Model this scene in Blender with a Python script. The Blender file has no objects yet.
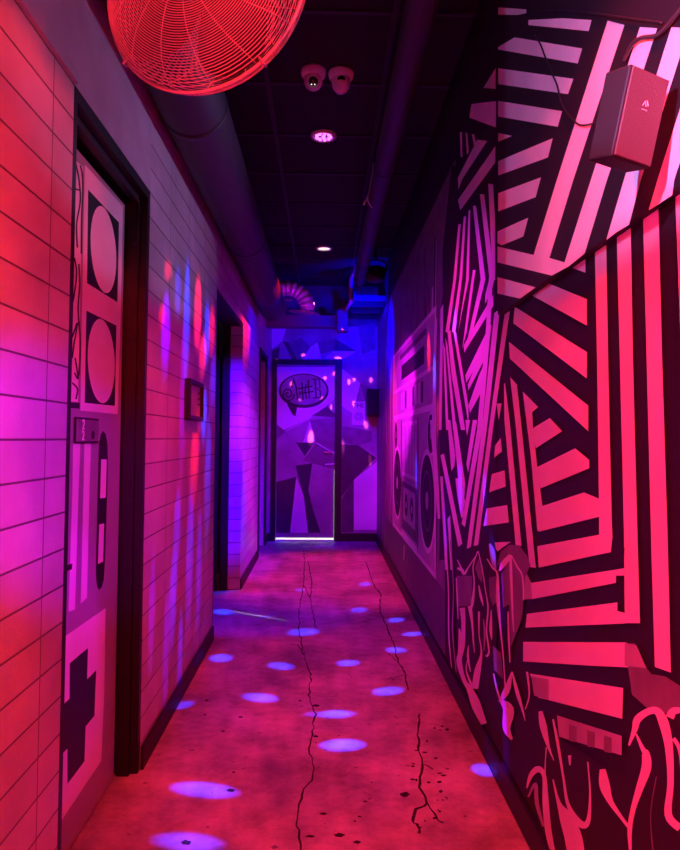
import bpy, bmesh, math, random
from mathutils import Vector, Matrix
random.seed(4)
PI = math.pi
SC = bpy.context.scene
COL = SC.collection

# ------------------------------------------------------------------ camera
F, H = 680.0, 1.25
PITCH, YAW, ROLL, SHY = math.radians(2.2), math.radians(-1.35), math.radians(0.4), 13.0
RM = Matrix.Rotation(YAW, 3, 'Z') @ Matrix.Rotation(PI/2 + PITCH, 3, 'X') @ Matrix.Rotation(ROLL, 3, 'Z')
cam = bpy.data.cameras.new('camera')
camo = bpy.data.objects.new('camera', cam)
COL.objects.link(camo)
cam.sensor_fit = 'VERTICAL'
cam.sensor_height = 24
cam.lens = F / 850 * 24
cam.shift_y = -SHY / 850
cam.clip_start = 0.02
camo.matrix_world = Matrix.Translation((0, 0, H)) @ RM.to_4x4()
SC.camera = camo

# ------------------------------------------------------------------ world, exposure
w = bpy.data.worlds.new('world')
SC.world = w
w.use_nodes = True
w.node_tree.nodes['Background'].inputs[0].default_value = (0.16, 0.01, 0.09, 1)
w.node_tree.nodes['Background'].inputs[1].default_value = 0.02
vs = SC.view_settings
SC.display_settings.display_device = 'sRGB'
vs.view_transform = 'Standard'
vs.look = 'None'
vs.exposure = 0.0
vs.gamma = 1.0
vs.use_curve_mapping = False

# ------------------------------------------------------------------ dimensions
XL, XR, YE, ZC = -0.68, 0.652, 8.3, 3.12      # corridor
YB = -1.6                                     # wall behind the camera
XP = XR - 0.028                               # face of the proud upper panel on the right
XD = -0.755                                   # face of the left door leaf
RED, MAG, BLUE, LAV, PUR = (1, .012, .07), (.85, .02, 1), (.02, .0, 1), (.62, .42, 1), (.32, .0, 1)

# ------------------------------------------------------------------ lights
def lamp(name, kind, loc, power, color, size=0.05, target=None, **kw):
    l = bpy.data.lights.new(name, kind)
    l.energy = power
    l.color = color
    if kind == 'AREA':
        l.shape = 'RECTANGLE'
        l.size = size[0]
        l.size_y = size[1]
    else:
        l.shadow_soft_size = size
    o = bpy.data.objects.new(name, l)
    COL.objects.link(o)
    o.location = loc
    if target is not None:
        o.rotation_euler = (Vector(target) - Vector(loc)).to_track_quat('-Z', 'Y').to_euler()
    for k, v in kw.items():
        setattr(l, k, v)
    return o

def spot(name, loc, target, power, color, deg, blend=.5, size=.04):
    return lamp(name, 'SPOT', loc, power, color, size, target, spot_size=math.radians(deg), spot_blend=blend)

# red wash from behind the camera and along the corridor
spot('red_wash_lamp', (-.35, -1.1, 1.45), (.61, -1.376, 1.45), 560, (1, .016, .13), 179, .12, .06)
spot('red_key_lamp', (.15, -.45, 2.20), (.15, -.45, 0), 390, (1, .016, .03), 179, .015, .04)
spot('red_ceiling_lamp', (.15, 1.0, 3.0), (.15, 1.7, 0), 180, (1, .03, .01), 76, .6, .1)
spot('red_ceiling_lamp', (.1, 3.4, 3.0), (.1, 3.0, 0), 150, (1, .008, .03), 70, .5, .1)
spot('red_ceiling_lamp', (.12, 6.5, 3.0), (.22, 6.3, 0), 400, (1, .014, .08), 54, .5, .1)
spot('red_fan_lamp', (.25, .1, 1.9), (-.25, 1.35, 2.15), 7, (1, .2, .6), 32, .6, .03)
# magenta floods
m_ = spot('magenta_wall_lamp', (.45, .3, 1.6), (-.70, 1.78, 1.14), 190, (.24, .002, 1), 42, .7, .03)
m_.scale = (1, .52, 1)
spot('magenta_wall_lamp', (.3, 2.0, 1.9), (-.70, 2.1, .72), 60, (.55, .0, 1), 20, .7, .03)
spot('magenta_far_lamp', (-.35, 3.6, 2.2), (.65, 5.7, 1.5), 1300, (.75, .004, .8), 30, .9, .04)
spot('magenta_far_lamp', (.5, 4.6, 2.3), (-.68, 6.3, 1.1), 300, (1, .02, .6), 32, .7, .04)
spot('plum_far_lamp', (-.3, 1.9, 2.3), (.65, 3.7, 1.35), 130, (.42, .003, .9), 60, .9, .04)
spot('orange_red_lamp', (.3, .6, 2.0), (-.68, 1.5, 1.85), 60, (1, .03, .02), 36, .9, .03)
spot('orange_red_lamp', (.35, 1.9, 2.5), (-.68, 2.78, 1.3), 75, (1, .03, .01), 24, .9, .03)
spot('orange_red_lamp', (.3, .8, 2.4), (-.68, 1.42, .95), 70, (1, .03, .01), 17, .9, .03)
# blue and purple end
spot('blue_end_lamp', (.2, 6.9, 2.3), (.2, 8.3, 2.35), 110, (0, 0, 1), 100, .8, .05)
spot('blue_ceiling_lamp', (.45, 6.9, 2.62), (.5, 7.7, 3.1), 120, (0, 0, 1), 120, .8, .03)
spot('blue_wall_lamp', (.0, 6.6, 2.5), (.65, 6.7, 2.25), 260, (0, 0, 1), 70, .8, .03)
spot('blue_duct_lamp', (-.1, 6.7, 2.2), (-.4, 7.2, 2.65), 12, (.5, 0, 1), 75, .8, .03)
spot('blue_jamb_lamp', (.35, 3.6, 2.2), (-.74, 5.66, 1.15), 1500, (.05, .0, 1), 36, .6, .03)
spot('blue_wall_lamp', (.2, 6.0, 2.5), (-.68, 6.4, 2.2), 60, (.02, 0, 1), 60, .9, .03)
spot('purple_end_lamp', (.1, 6.3, 2.3), (0, 8.3, .8), 230, (.13, .0, 1), 52, .7, .05)
spot('violet_room_lamp', (-1.5, 5.0, 2.0), (-.55, 4.95, 0), 130, (.06, .0, 1), 36, .5, .05)
# lavender light high on both walls
spot('lavender_lamp', (.05, .75, 1.95), (.993, .416, 1.95), 44, (.46, .34, 1), 179, .004, .006)      # an added shield beneath cuts it off under the panel
l_ = spot('lavender_lamp', (.42, 3.0, 2.25), (-.68, 2.9, 2.28), 15, (.5, .38, 1), 116, .22, .03)
l_.scale = (1, .31, 1)

# ------------------------------------------------------------------ helpers
def ray(px, py):
    return RM @ Vector(((px - 340) / F, -(py + SHY - 425) / F, -1.0))

def at(px, py, axis, v):
    """the point of the plane axis = v that a pixel of the photograph shows"""
    d = ray(px, py)
    t = (v - (0, 0, H)[axis]) / d[axis]
    return Vector((0, 0, H)) + d * t

def obj(name, bm, mats, parent=None, smooth=False):
    bm.normal_update()
    me = bpy.data.meshes.new(name)
    bm.to_mesh(me)
    bm.free()
    for m in (mats if isinstance(mats, (list, tuple)) else [mats]):
        me.materials.append(m)
    if smooth:
        for p in me.polygons:
            p.use_smooth = True
    o = bpy.data.objects.new(name, me)
    COL.objects.link(o)
    if parent:
        o.parent = parent
    return o

def thing(name, label, cat, loc=(0, 0, 0), rot=(0, 0, 0), group=None):
    o = bpy.data.objects.new(name, None)
    COL.objects.link(o)
    o.location = loc
    o.rotation_euler = rot
    o.empty_display_size = .05
    return tag(o, label, cat, group)

def tag(o, label, cat, group=None):
    o['label'] = label
    o['category'] = cat
    if group:
        o['group'] = group
    return o

def struct(name, bm, mats, parent=None, smooth=False):
    o = obj(name, bm, mats, parent, smooth)
    if parent is None:
        o['kind'] = 'structure'
    return o

def box(bm, x0, x1, y0, y1, z0, z1, mi=0):
    v = [bm.verts.new(p) for p in ((x0, y0, z0), (x1, y0, z0), (x1, y1, z0), (x0, y1, z0),
                                   (x0, y0, z1), (x1, y0, z1), (x1, y1, z1), (x0, y1, z1))]
    for q in ((0, 3, 2, 1), (4, 5, 6, 7), (0, 1, 5, 4), (1, 2, 6, 5), (2, 3, 7, 6), (3, 0, 4, 7)):
        bm.faces.new([v[i] for i in q]).material_index = mi

def bevel(bm, w, seg=2):
    bmesh.ops.bevel(bm, geom=list(bm.edges), offset=w, segments=seg, affect='EDGES', profile=.5)

def tube(bm, pts, r, seg=10, closed=False, mi=0, caps=True):
    pts = [Vector(p) for p in pts]
    n = len(pts)
    rings = []
    up = None
    for i, p in enumerate(pts):
        a = pts[(i - 1) % n] if (closed or i) else p
        b = pts[(i + 1) % n] if (closed or i < n - 1) else p
        t = (b - a).normalized()
        if up is None:
            up = t.orthogonal().normalized()
        up = (up - t * up.dot(t)).normalized()
        s = t.cross(up)
        rr = r[i] if isinstance(r, (list, tuple)) else r
        rings.append([bm.verts.new(p + (up * math.cos(2*PI*k/seg) + s * math.sin(2*PI*k/seg)) * rr) for k in range(seg)])
    for i in range(n if closed else n - 1):
        A, B = rings[i], rings[(i + 1) % n]
        for k in range(seg):
            bm.faces.new((A[k], A[(k+1) % seg], B[(k+1) % seg], B[k])).material_index = mi
    if not closed and caps:
        bm.faces.new(rings[0][::-1]).material_index = mi
        bm.faces.new(rings[-1]).material_index = mi

def lathe(bm, prof, seg=32, M=None, mi=0):
    """profile of (radius, height) pairs turned about z"""
    M = M or Matrix.Identity(4)
    rings = []
    for r, z in prof:
        if r < 1e-6:
            rings.append([bm.verts.new(M @ Vector((0, 0, z)))])
        else:
            rings.append([bm.verts.new(M @ Vector((r*math.cos(2*PI*k/seg), r*math.sin(2*PI*k/seg), z))) for k in range(seg)])
    for A, B in zip(rings, rings[1:]):
        for k in range(seg):
            a, b = A[k % len(A)], A[(k+1) % len(A)]
            c, d = B[(k+1) % len(B)], B[k % len(B)]
            f = [x for i, x in enumerate((a, b, c, d)) if x not in (a, b, c, d)[:i]]
            if len(f) > 2:
                bm.faces.new(f).material_index = mi

def smooth_path(pts, n=6):
    pts = [Vector(p) for p in pts]
    out = []
    for i in range(len(pts) - 1):
        p0, p1, p2, p3 = pts[max(i-1, 0)], pts[i], pts[i+1], pts[min(i+2, len(pts)-1)]
        for k in range(n):
            t = k / n
            out.append(.5*((2*p1) + (p2-p0)*t + (2*p0-5*p1+4*p2-p3)*t*t + (3*p1-p0-3*p2+p3)*t**3))
    out.append(pts[-1])
    return out

# ---- flat paint on a plane: every shape goes into the mesh of the wall or door it is painted on
class Paint:
    def __init__(self, bm, axis, v, sign):
        self.bm, self.axis, self.v, self.sign, self.n = bm, axis, v, sign, 0
        self.h = 0.0004
    def lift(self):
        self.n += 1
        return self.v + self.sign * (self.h + .00003 * self.n)
    def world(self, pts, mi):
        v = self.lift()
        vs_ = []
        for p in pts:
            q = Vector(p)
            q[self.axis] = v
            vs_.append(self.bm.verts.new(q))
        try:
            f = self.bm.faces.new(vs_)
            f.material_index = mi
            f.normal_update()
            if f.normal[self.axis] * self.sign < 0:
                f.normal_flip()
        except ValueError:
            pass
    def px(self, pts, mi, o=(0, 0), s=1.0):
        self.world([at(o[0] + x/s, o[1] + y/s, self.axis, self.v) for x, y in pts], mi)
    def band(self, pts, mi, width=3, o=(0, 0), s=1.0, curve=False):
        """a brush stroke along a polyline; pts (x, y[, width]) in picture units, painted on the plane"""
        P = [Vector((p[0], p[1], p[2] if len(p) > 2 else width)) for p in pts]
        if curve:
            P = smooth_path(P, 5)
        L, R = [], []
        for i, p in enumerate(P):
            a, b = P[max(i-1, 0)], P[min(i+1, len(P)-1)]
            t = Vector((b.x-a.x, b.y-a.y))
            if t.length < 1e-6:
                continue
            t.normalize()
            nrm = Vector((-t.y, t.x)) * max(p.z, .05) / 2
            L.append((p.x + nrm.x, p.y + nrm.y))
            R.append((p.x - nrm.x, p.y - nrm.y))
        v = self.lift()
        def W(q):
            r = at(o[0] + q[0]/s, o[1] + q[1]/s, self.axis, self.v)
            r[self.axis] = v
            return self.bm.verts.new(r)
        l, r = [W(q) for q in L], [W(q) for q in R]
        for i in range(len(l) - 1):
            f = self.bm.faces.new((l[i], l[i+1], r[i+1], r[i]))
            f.material_index = mi
            f.normal_update()
            if f.normal[self.axis] * self.sign < 0:
                f.normal_flip()
    def ellipse(self, c, a, b, mi, n=40):
        """in world units; c holds the two in-plane coordinates"""
        ax = [i for i in range(3) if i != self.axis]
        P = []
        for k in range(n):
            q = [0, 0, 0]
            q[ax[0]] = c[0] + a*math.cos(2*PI*k/n)
            q[ax[1]] = c[1] + b*math.sin(2*PI*k/n)
            P.append(q)
        self.world(P, mi)
    def rect(self, a0, a1, b0, b1, mi):
        ax = [i for i in range(3) if i != self.axis]
        P = []
        for a, b in ((a0, b0), (a1, b0), (a1, b1), (a0, b1)):
            q = [0, 0, 0]
            q[ax[0]], q[ax[1]] = a, b
            P.append(q)
        self.world(P, mi)

# ------------------------------------------------------------------ materials
def mat(name, col, rough=.6, metal=0.0, bump=0.0, bscale=60.0, vary=0.0, vscale=6.0, spec=.5):
    m = bpy.data.materials.new(name)
    m.use_nodes = True
    nt = m.node_tree
    b = nt.nodes['Principled BSDF']
    b.inputs['Base Color'].default_value = (*col, 1)
    b.inputs['Roughness'].default_value = rough
    b.inputs['Metallic'].default_value = metal
    b.inputs['Specular IOR Level'].default_value = spec
    tc = nt.nodes.new('ShaderNodeTexCoord')
    if bump:
        n = nt.nodes.new('ShaderNodeTexNoise')
        n.inputs['Scale'].default_value = bscale
        n.inputs['Detail'].default_value = 5
        nt.links.new(tc.outputs['Object'], n.inputs['Vector'])
        bp = nt.nodes.new('ShaderNodeBump')
        bp.inputs['Strength'].default_value = bump
        bp.inputs['Distance'].default_value = .004
        nt.links.new(n.outputs[0], bp.inputs['Height'])
        nt.links.new(bp.outputs[0], b.inputs['Normal'])
    if vary:
        n = nt.nodes.new('ShaderNodeTexNoise')
        n.inputs['Scale'].default_value = vscale
        n.inputs['Detail'].default_value = 6
        nt.links.new(tc.outputs['Object'], n.inputs['Vector'])
        r = nt.nodes.new('ShaderNodeValToRGB')
        r.color_ramp.elements[0].position = .35
        r.color_ramp.elements[1].position = .7
        r.color_ramp.elements[0].color = (*[c*(1-vary) for c in col], 1)
        r.color_ramp.elements[1].color = (*[min(1, c*(1+vary*.4)) for c in col], 1)
        nt.links.new(n.outputs[0], r.inputs[0])
        nt.links.new(r.outputs[0], b.inputs['Base Color'])
    return m

def emit(name, col, s):
    m = bpy.data.materials.new(name)
    m.use_nodes = True
    nt = m.node_tree
    b = nt.nodes['Principled BSDF']
    b.inputs['Base Color'].default_value = (*col, 1)
    b.inputs['Emission Color'].default_value = (*col, 1)
    b.inputs['Emission Strength'].default_value = s
    return m

def block_mat():
    """white painted concrete block, stack bond, courses along y and z"""
    m = mat('painted_block', (.72, .72, .72), .42)
    nt = m.node_tree
    b = nt.nodes['Principled BSDF']
    tc = nt.nodes.new('ShaderNodeTexCoord')
    sp = nt.nodes.new('ShaderNodeSeparateXYZ')
    cb = nt.nodes.new('ShaderNodeCombineXYZ')
    ad = nt.nodes.new('ShaderNodeMath')
    ad.operation = 'ADD'
    ad.inputs[1].default_value = .04
    nt.links.new(tc.outputs['Object'], sp.inputs[0])
    nt.links.new(sp.outputs[1], ad.inputs[0])
    nt.links.new(ad.outputs[0], cb.inputs[0])
    nt.links.new(sp.outputs[2], cb.inputs[1])
    br = nt.nodes.new('ShaderNodeTexBrick')
    br.offset = 0
    br.squash = 1
    br.inputs['Scale'].default_value = 1
    br.inputs['Mortar Size'].default_value = .0028
    br.inputs['Mortar Smooth'].default_value = .25
    br.inputs['Brick Width'].default_value = .43
    br.inputs['Row Height'].default_value = .0955
    br.inputs['Color1'].default_value = (.74, .74, .74, 1)
    br.inputs['Color2'].default_value = (.6, .6, .6, 1)
    br.inputs['Mortar'].default_value = (.16, .16, .16, 1)
    nt.links.new(cb.outputs[0], br.inputs['Vector'])
    n = nt.nodes.new('ShaderNodeTexNoise')
    n.inputs['Scale'].default_value = 90
    n.inputs['Detail'].default_value = 6
    nt.links.new(tc.outputs['Object'], n.inputs['Vector'])
    n2 = nt.nodes.new('ShaderNodeTexNoise')
    n2.inputs['Scale'].default_value = 5
    n2.inputs['Detail'].default_value = 5
    nt.links.new(tc.outputs['Object'], n2.inputs['Vector'])
    mx = nt.nodes.new('ShaderNodeMix')
    mx.data_type = 'RGBA'
    mx.blend_type = 'MULTIPLY'
    mx.inputs[0].default_value = .55
    nt.links.new(br.outputs[0], mx.inputs[6])
    nt.links.new(n2.outputs[0], mx.inputs[7])
    nt.links.new(mx.outputs[2], b.inputs['Base Color'])
    b1 = nt.nodes.new('ShaderNodeBump')
    b1.invert = True
    b1.inputs['Strength'].default_value = .8
    b1.inputs['Distance'].default_value = .012
    nt.links.new(br.outputs['Fac'], b1.inputs['Height'])
    b2 = nt.nodes.new('ShaderNodeBump')
    b2.inputs['Strength'].default_value = .35
    b2.inputs['Distance'].default_value = .004
    nt.links.new(n.outputs[0], b2.inputs['Height'])
    nt.links.new(b1.outputs[0], b2.inputs['Normal'])
    nt.links.new(b2.outputs[0], b.inputs['Normal'])
    return m

def floor_mat():
    m = mat('worn_concrete', (.4, .4, .4), .38, spec=.45)
    nt = m.node_tree
    b = nt.nodes['Principled BSDF']
    tc = nt.nodes.new('ShaderNodeTexCoord')
    def noise(scale, detail=6, rough=.6):
        n = nt.nodes.new('ShaderNodeTexNoise')
        n.inputs['Scale'].default_value = scale
        n.inputs['Detail'].default_value = detail
        n.inputs['Roughness'].default_value = rough
        nt.links.new(tc.outputs['Object'], n.inputs['Vector'])
        return n
    def ramp(src, a, b_, ca, cb_):
        r = nt.nodes.new('ShaderNodeValToRGB')
        r.color_ramp.elements[0].position = a
        r.color_ramp.elements[1].position = b_
        r.color_ramp.elements[0].color = (ca, ca, ca, 1)
        r.color_ramp.elements[1].color = (cb_, cb_, cb_, 1)
        nt.links.new(src.outputs[0], r.inputs[0])
        return r
    def mul(a, b_, f=1.0):
        x = nt.nodes.new('ShaderNodeMix')
        x.data_type = 'RGBA'
        x.blend_type = 'MULTIPLY'
        x.inputs[0].default_value = f
        nt.links.new(a, x.inputs[6])
        nt.links.new(b_, x.inputs[7])
        return x.outputs[2]
    big = ramp(noise(2.2, 8, .65), .36, .66, .22, .62)
    mid = ramp(noise(9, 8, .7), .34, .6, .55, 1)
    pits = ramp(noise(26, 3, .5), .27, .31, .12, 1)
    c = mul(mul(big.outputs[0], mid.outputs[0]), pits.outputs[0], .8)
    nt.links.new(c, b.inputs['Base Color'])
    rr = ramp(noise(6, 5), .3, .7, .28, .55)
    nt.links.new(rr.outputs[0], b.inputs['Roughness'])
    bp = nt.nodes.new('ShaderNodeBump')
    bp.inputs['Strength'].default_value = .25
    bp.inputs['Distance'].default_value = .004
    nt.links.new(noise(14, 8, .7).outputs[0], bp.inputs['Height'])
    nt.links.new(bp.outputs[0], b.inputs['Normal'])
    return m

M_BLOCK = block_mat()
M_FLOOR = floor_mat()
M_CRACK = mat('crack_dirt', (.012, .011, .01), .9)
M_STAIN = mat('dark_stain', (.05, .05, .05), .6)
M_BLACK = mat('black_wall_paint', (.016, .014, .02), .6, bump=.2, bscale=80, spec=.3)
M_WHITE = mat('white_wall_paint', (.8, .8, .8), .5, bump=.15, bscale=80, vary=.12, vscale=3)
M_MIDG = mat('mid_grey_wall_paint', (.2, .2, .2), .5, vary=.3, vscale=9)
M_LGREY = mat('light_grey_wall_paint', (.45, .45, .45), .5, vary=.2)
M_DGREY = mat('dark_grey_wall_paint', (.09, .085, .095), .5, vary=.3)
M_FACET = mat('facet_paint', (.34, .34, .34), .5, vary=.3, vscale=4)
M_NIGHT = mat('dark_facet_paint', (.05, .045, .055), .5, vary=.3)
M_TEAL = mat('dark_teal_paint', (.012, .045, .045), .5)
M_CEIL = mat('black_ceiling_tile', (.010, .008, .011), .9, bump=.3, bscale=120)
M_GRID = mat('black_ceiling_grid', (.022, .018, .022), .6)
M_DUCT = mat('dark_duct_paint', (.022, .014, .028), .6)
M_PIPE = mat('dark_pipe_paint', (.035, .02, .035), .6)
M_FRAME = mat('black_door_frame', (.010, .009, .012), .45, spec=.3)
M_BASE = mat('black_baseboard', (.012, .010, .012), .5, spec=.3)
M_DOORG = mat('grey_door_paint', (.3, .3, .3), .4)
M_CHROME = mat('wire_chrome', (.75, .75, .75), .28, metal=.9)
M_WIRE = mat('painted_wire', (.46, .46, .52), .35, metal=.2)
M_FOIL = mat('foil_flexible_duct', (.6, .6, .62), .35, metal=.25)
M_WPLAST = mat('white_camera_plastic', (.8, .8, .8), .35)
M_BPLAST = mat('black_plastic', (.016, .016, .018), .55, spec=.3)
M_GLASS = mat('dark_lens_glass', (.01, .01, .012), .05)
M_SPKG = mat('speaker_grille', (.12, .11, .11), .9, spec=.1, bump=.5, bscale=500)
M_PAPER = mat('paper', (.8, .78, .75), .7)
M_STEEL = mat('dull_steel', (.35, .35, .37), .35, metal=.8)
M_BAND = mat('smooth_lintel_paint', (.5, .5, .52), .55, bump=.25, bscale=60, vary=.15)
M_ROOM = mat('dark_room_paint', (.015, .015, .02), .6)

# ------------------------------------------------------------------ floor
bm = bmesh.new()
box(bm, -3.2, XR + .15, YB, 10.2, -.15, 0)
P = Paint(bm, 2, 0.0, 1)
def crack(pts, wpx, o=(180, 500), s=2.43):
    """a jagged open crack in the slab"""
    W = [at(o[0] + x/s, o[1] + y/s, 2, 0) for x, y in pts]
    out = []
    for a, b in zip(W, W[1:]):
        n = max(2, int((b - a).length / .035))
        for k in range(n):
            out.append(a.lerp(b, k/n) + Vector((random.uniform(-.006, .006), random.uniform(-.006, .006), 0)))
    out.append(W[-1])
    v = P.lift()
    l, r = [], []
    for i, p in enumerate(out):
        a, b = out[max(i-1, 0)], out[min(i+1, len(out)-1)]
        t = (b - a).normalized()
        nn = Vector((-t.y, t.x, 0)) * wpx * random.uniform(.35, 1.0) / 2
        l.append(bm.verts.new((p.x + nn.x, p.y + nn.y, v)))
        r.append(bm.verts.new((p.x - nn.x, p.y - nn.y, v)))
    for i in range(len(l) - 1):
        f = bm.faces.new((l[i], r[i], r[i+1], l[i+1]))
        f.material_index = 1
        f.normal_update()
        if f.normal.z < 0:
            f.normal_flip()
crack([(296, 850), (293, 820), (280, 790), (290, 755), (294, 715), (318, 680), (326, 650), (310, 605), (322, 570),
       (328, 520), (314, 480), (318, 430), (303, 380), (290, 320), (288, 270), (300, 205), (303, 150), (300, 120)], .009)
crack([(303, 380), (285, 352), (268, 350)], .008)
crack([(300, 205), (316, 240), (330, 310)], .010)
crack([(312, 150), (320, 200), (318, 235)], .012)
crack([(578, 810), (580, 790), (562, 775), (575, 750), (602, 738), (585, 700), (590, 640), (578, 600), (582, 520)], .012)
crack([(552, 462), (548, 425), (530, 395), (520, 350), (500, 300), (485, 270), (488, 230), (470, 205), (452, 150)], .012)
crack([(530, 395), (505, 372)], .008)
crack([(548, 425), (505, 436)], .008)
crack([(602, 738), (625, 780), (640, 785)], .012)
crack([(590, 640), (615, 655)], .010)
def blot(cx, cy, rx, ry, mi=1, o=(180, 500), s=2.43):
    n = 11
    ph = random.uniform(0, 6)
    P.px([(cx + rx*math.cos(2*PI*k/n)*(1 + .22*math.sin(3*k+ph)), cy + ry*math.sin(2*PI*k/n)*(1 + .22*math.cos(2*k+ph)))
          for k in range(n)], mi, o, s)
for b_ in ((546, 716, 12, 6), (387, 815, 13, 5), (430, 832, 9, 4), (348, 763, 9, 3), (450, 733, 5, 2), (15, 833, 12, 6),
           (123, 706, 10, 4), (330, 500, 9, 3), (292, 488, 4, 2), (130, 662, 4, 2), (65, 487, 5, 2), (148, 528, 6, 2),
           (316, 818, 12, 3), (105, 562, 5, 2), (60, 522, 3, 2), (330, 575, 6, 3), (436, 770, 5, 2), (425, 781, 3, 2)):
    blot(*b_)
for k in range(26):
    blot(random.uniform(560, 650), random.uniform(540, 800), random.uniform(2, 7), random.uniform(1, 3.5))
for k in range(40):
    a = random.uniform(.15, .99)
    blot(300 + random.uniform(-260, 330)*a, 110 + 740*a*a, 4*a*random.uniform(.4, 1), 1.6*a*random.uniform(.4, 1), random.choice((1, 2)))
struct('floor', bm, [M_FLOOR, M_CRACK, M_STAIN])

# ------------------------------------------------------------------ ceiling: black tiles in a black grid
bm = bmesh.new()
box(bm, -3.2, XR + .15, YB, 10.2, ZC, ZC + .1)
y = 4.13 - .61 * 9
while y < YE:
    box(bm, -.9, XR, y - .012, y + .012, ZC - .009, ZC + .002, 1)
    y += .61
for x in (-.31, .30):
    box(bm, x - .012, x + .012, YB, YE, ZC - .010, ZC + .003, 1)
struct('ceiling', bm, [M_CEIL, M_GRID])

# ------------------------------------------------------------------ left wall
ZO = 2.2
O1, O2, O3 = (1.815, 2.62), (4.27, 5.66), (7.12, 8.0)
bm = bmesh.new()
T = .16
def seg(y0, y1, z0, z1, mi=0):
    box(bm, XL - T, XL, y0, y1, z0, z1, mi)
seg(YB, O1[0], 0, ZO)
seg(O1[1], O2[0], 0, ZC)
seg(O2[0], O2[1], ZO, ZC)
seg(O2[1], O3[0], 0, ZC)
seg(O3[0], O3[1], ZO, ZC)
seg(O3[1], YE, 0, ZC)
box(bm, XL - T, XL, YB, O1[1], ZO, 2.56, 1)         # smooth lintel course
box(bm, XL, XL + .012, YB, O1[0], ZO + .0, ZO + .035, 1)
box(bm, XL - T, XL, YB, O1[1], 2.56, ZC, 1)
struct('wall_left', bm, [M_BLOCK, M_BAND])
# space behind the dark opening and behind the walls
bm = bmesh.new()
box(bm, -3.2, -3.1, YB, 10.2, 0, ZC)
box(bm, -3.1, XL - T, 3.9, 4.0, 0, ZC)
box(bm, -3.1, XL - T, 6.3, 6.4, 0, ZC)
struct('wall_side_room', bm, M_ROOM)

# door 1: black steel frame in the opening, painted leaf set back
bm = bmesh.new()
y0, y1 = O1
for ya, yb in ((y0, y0 + .03), (y1 - .03, y1)):
    box(bm, XL - .075, XL - .001, ya, yb, 0, ZO)
    box(bm, XL - .16, XL - .075, ya, yb, 0, ZO)
box(bm, XL - .16, XL - .001, y0 + .03, y1 - .03, ZO - .035, ZO)
box(bm, XL - .075, XL - .03, y1 - .05, y1 - .03, 0, ZO - .05)     # stop bead
box(bm, XL - .055, XL - .03, y0 + .03, y1 - .05, ZO - .06, ZO - .035)
for zz in (.32, 1.0, 1.62, 1.98):                                    # rivets on the far jamb
    box(bm, XL - .05, XL - .035, y1 - .056, y1 - .05, zz, zz + .012)
struct('door_1', bm, M_FRAME)['kind'] = 'structure'

bm = bmesh.new()
ZT = 2.12
box(bm, XD - .045, XD, y0 + .034, y1 - .075, .008, ZT)
P = Paint(bm, 0, XD, 1)
W_, B_, L_ = 1, 2, 3
a_, b_, c_, d_ = ((50, 130), 6.8), ((50, 255), 6.8), ((50, 380), 6.8), ((50, 600), 3.4)
q_ = ((50, 490), 5.667)
def px2(*pp):
    """points each given as (frame, x, y) -> picture pixels"""
    return [(f[0][0] + x/f[1], f[0][1] + y/f[1]) for f, x, y in pp]
P.px(px2((a_, 120, 165), (a_, 225, 250), (b_, 205, 200), (c_, 190, 150), (c_, 120, 145), (b_, 135, 400)), W_)
for s_ in ([(a_, 170, 215), (a_, 195, 330), (a_, 205, 480), (a_, 180, 640), (a_, 185, 800)],
           [(a_, 205, 240), (a_, 218, 300), (a_, 222, 420), (a_, 214, 600), (a_, 212, 840)],
           [(b_, 165, 20), (b_, 180, 120), (b_, 165, 260), (b_, 150, 330)],
           [(b_, 195, 60), (b_, 200, 200), (b_, 190, 380), (b_, 205, 600), (b_, 195, 820)],
           [(b_, 150, 560), (b_, 185, 460), (b_, 160, 620), (b_, 150, 700)],
           [(b_, 165, 800), (b_, 190, 840), (b_, 170, 700)],
           [(c_, 150, 20), (c_, 185, 60), (c_, 175, 130)], [(a_, 165, 400), (a_, 205, 410)]):
    P.band([(x, y, 1.6) for x, y in px2(*s_)], B_, curve=True)
P.px(px2((a_, 235, 235), (a_, 495, 520), (b_, 480, 400), (c_, 458, 232), (c_, 205, 208), (b_, 215, 400)), W_)
P.px(px2((a_, 258, 405), (a_, 468, 630), (b_, 457, 322), (b_, 250, 190)), B_)
P.px(px2((b_, 246, 378), (b_, 450, 480), (c_, 440, 176), (c_, 234, 155)), B_)
def oval(cx, cy, rx, ry, shear, mi, n=36):
    P.px([(cx + rx*math.cos(2*PI*k/n), cy + ry*math.sin(2*PI*k/n) + shear*rx*math.cos(2*PI*k/n)) for k in range(n)], mi)
oval(103.2, 249.5, 12.9, 42.5, .80, W_)
oval(101, 361, 13.6, 42.0, .35, W_)
P.px(px2((c_, 110, 150), (c_, 200, 155), (c_, 200, 195), (c_, 115, 190)), B_)
P.px(px2((c_, 155, 430), (c_, 205, 430), (q_, 160, 0), (q_, 140, 678), (q_, 103, 690), (q_, 125, 0)), W_)
P.px(px2((c_, 232, 430), (c_, 278, 430), (q_, 222, 0), (q_, 208, 610), (q_, 172, 645), (q_, 188, 0)), W_)
P.px([(98.3, 459), (98.6, 445), (100.5, 434), (103, 431), (105.5, 434), (107.4, 445), (107.6, 470), (104.8, 560), (103.4, 580),
      (101.5, 587), (99, 590), (96.8, 586), (95.7, 575), (95.9, 560)], B_)
P.px(px2((c_, 346, 540), (c_, 384, 540), (c_, 378, 800), (c_, 338, 805)), W_)
P.px(px2((q_, 277, 195), (q_, 306, 190), (q_, 299, 405), (q_, 270, 420)), W_)
P.px(px2((q_, 60, 440), (q_, 125, 415), (q_, 123, 450), (q_, 58, 470)), B_)
P.px([(58, 641), (105.3, 608), (104, 690), (101, 761), (55.5, 829), (56.5, 740)], W_)
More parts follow.
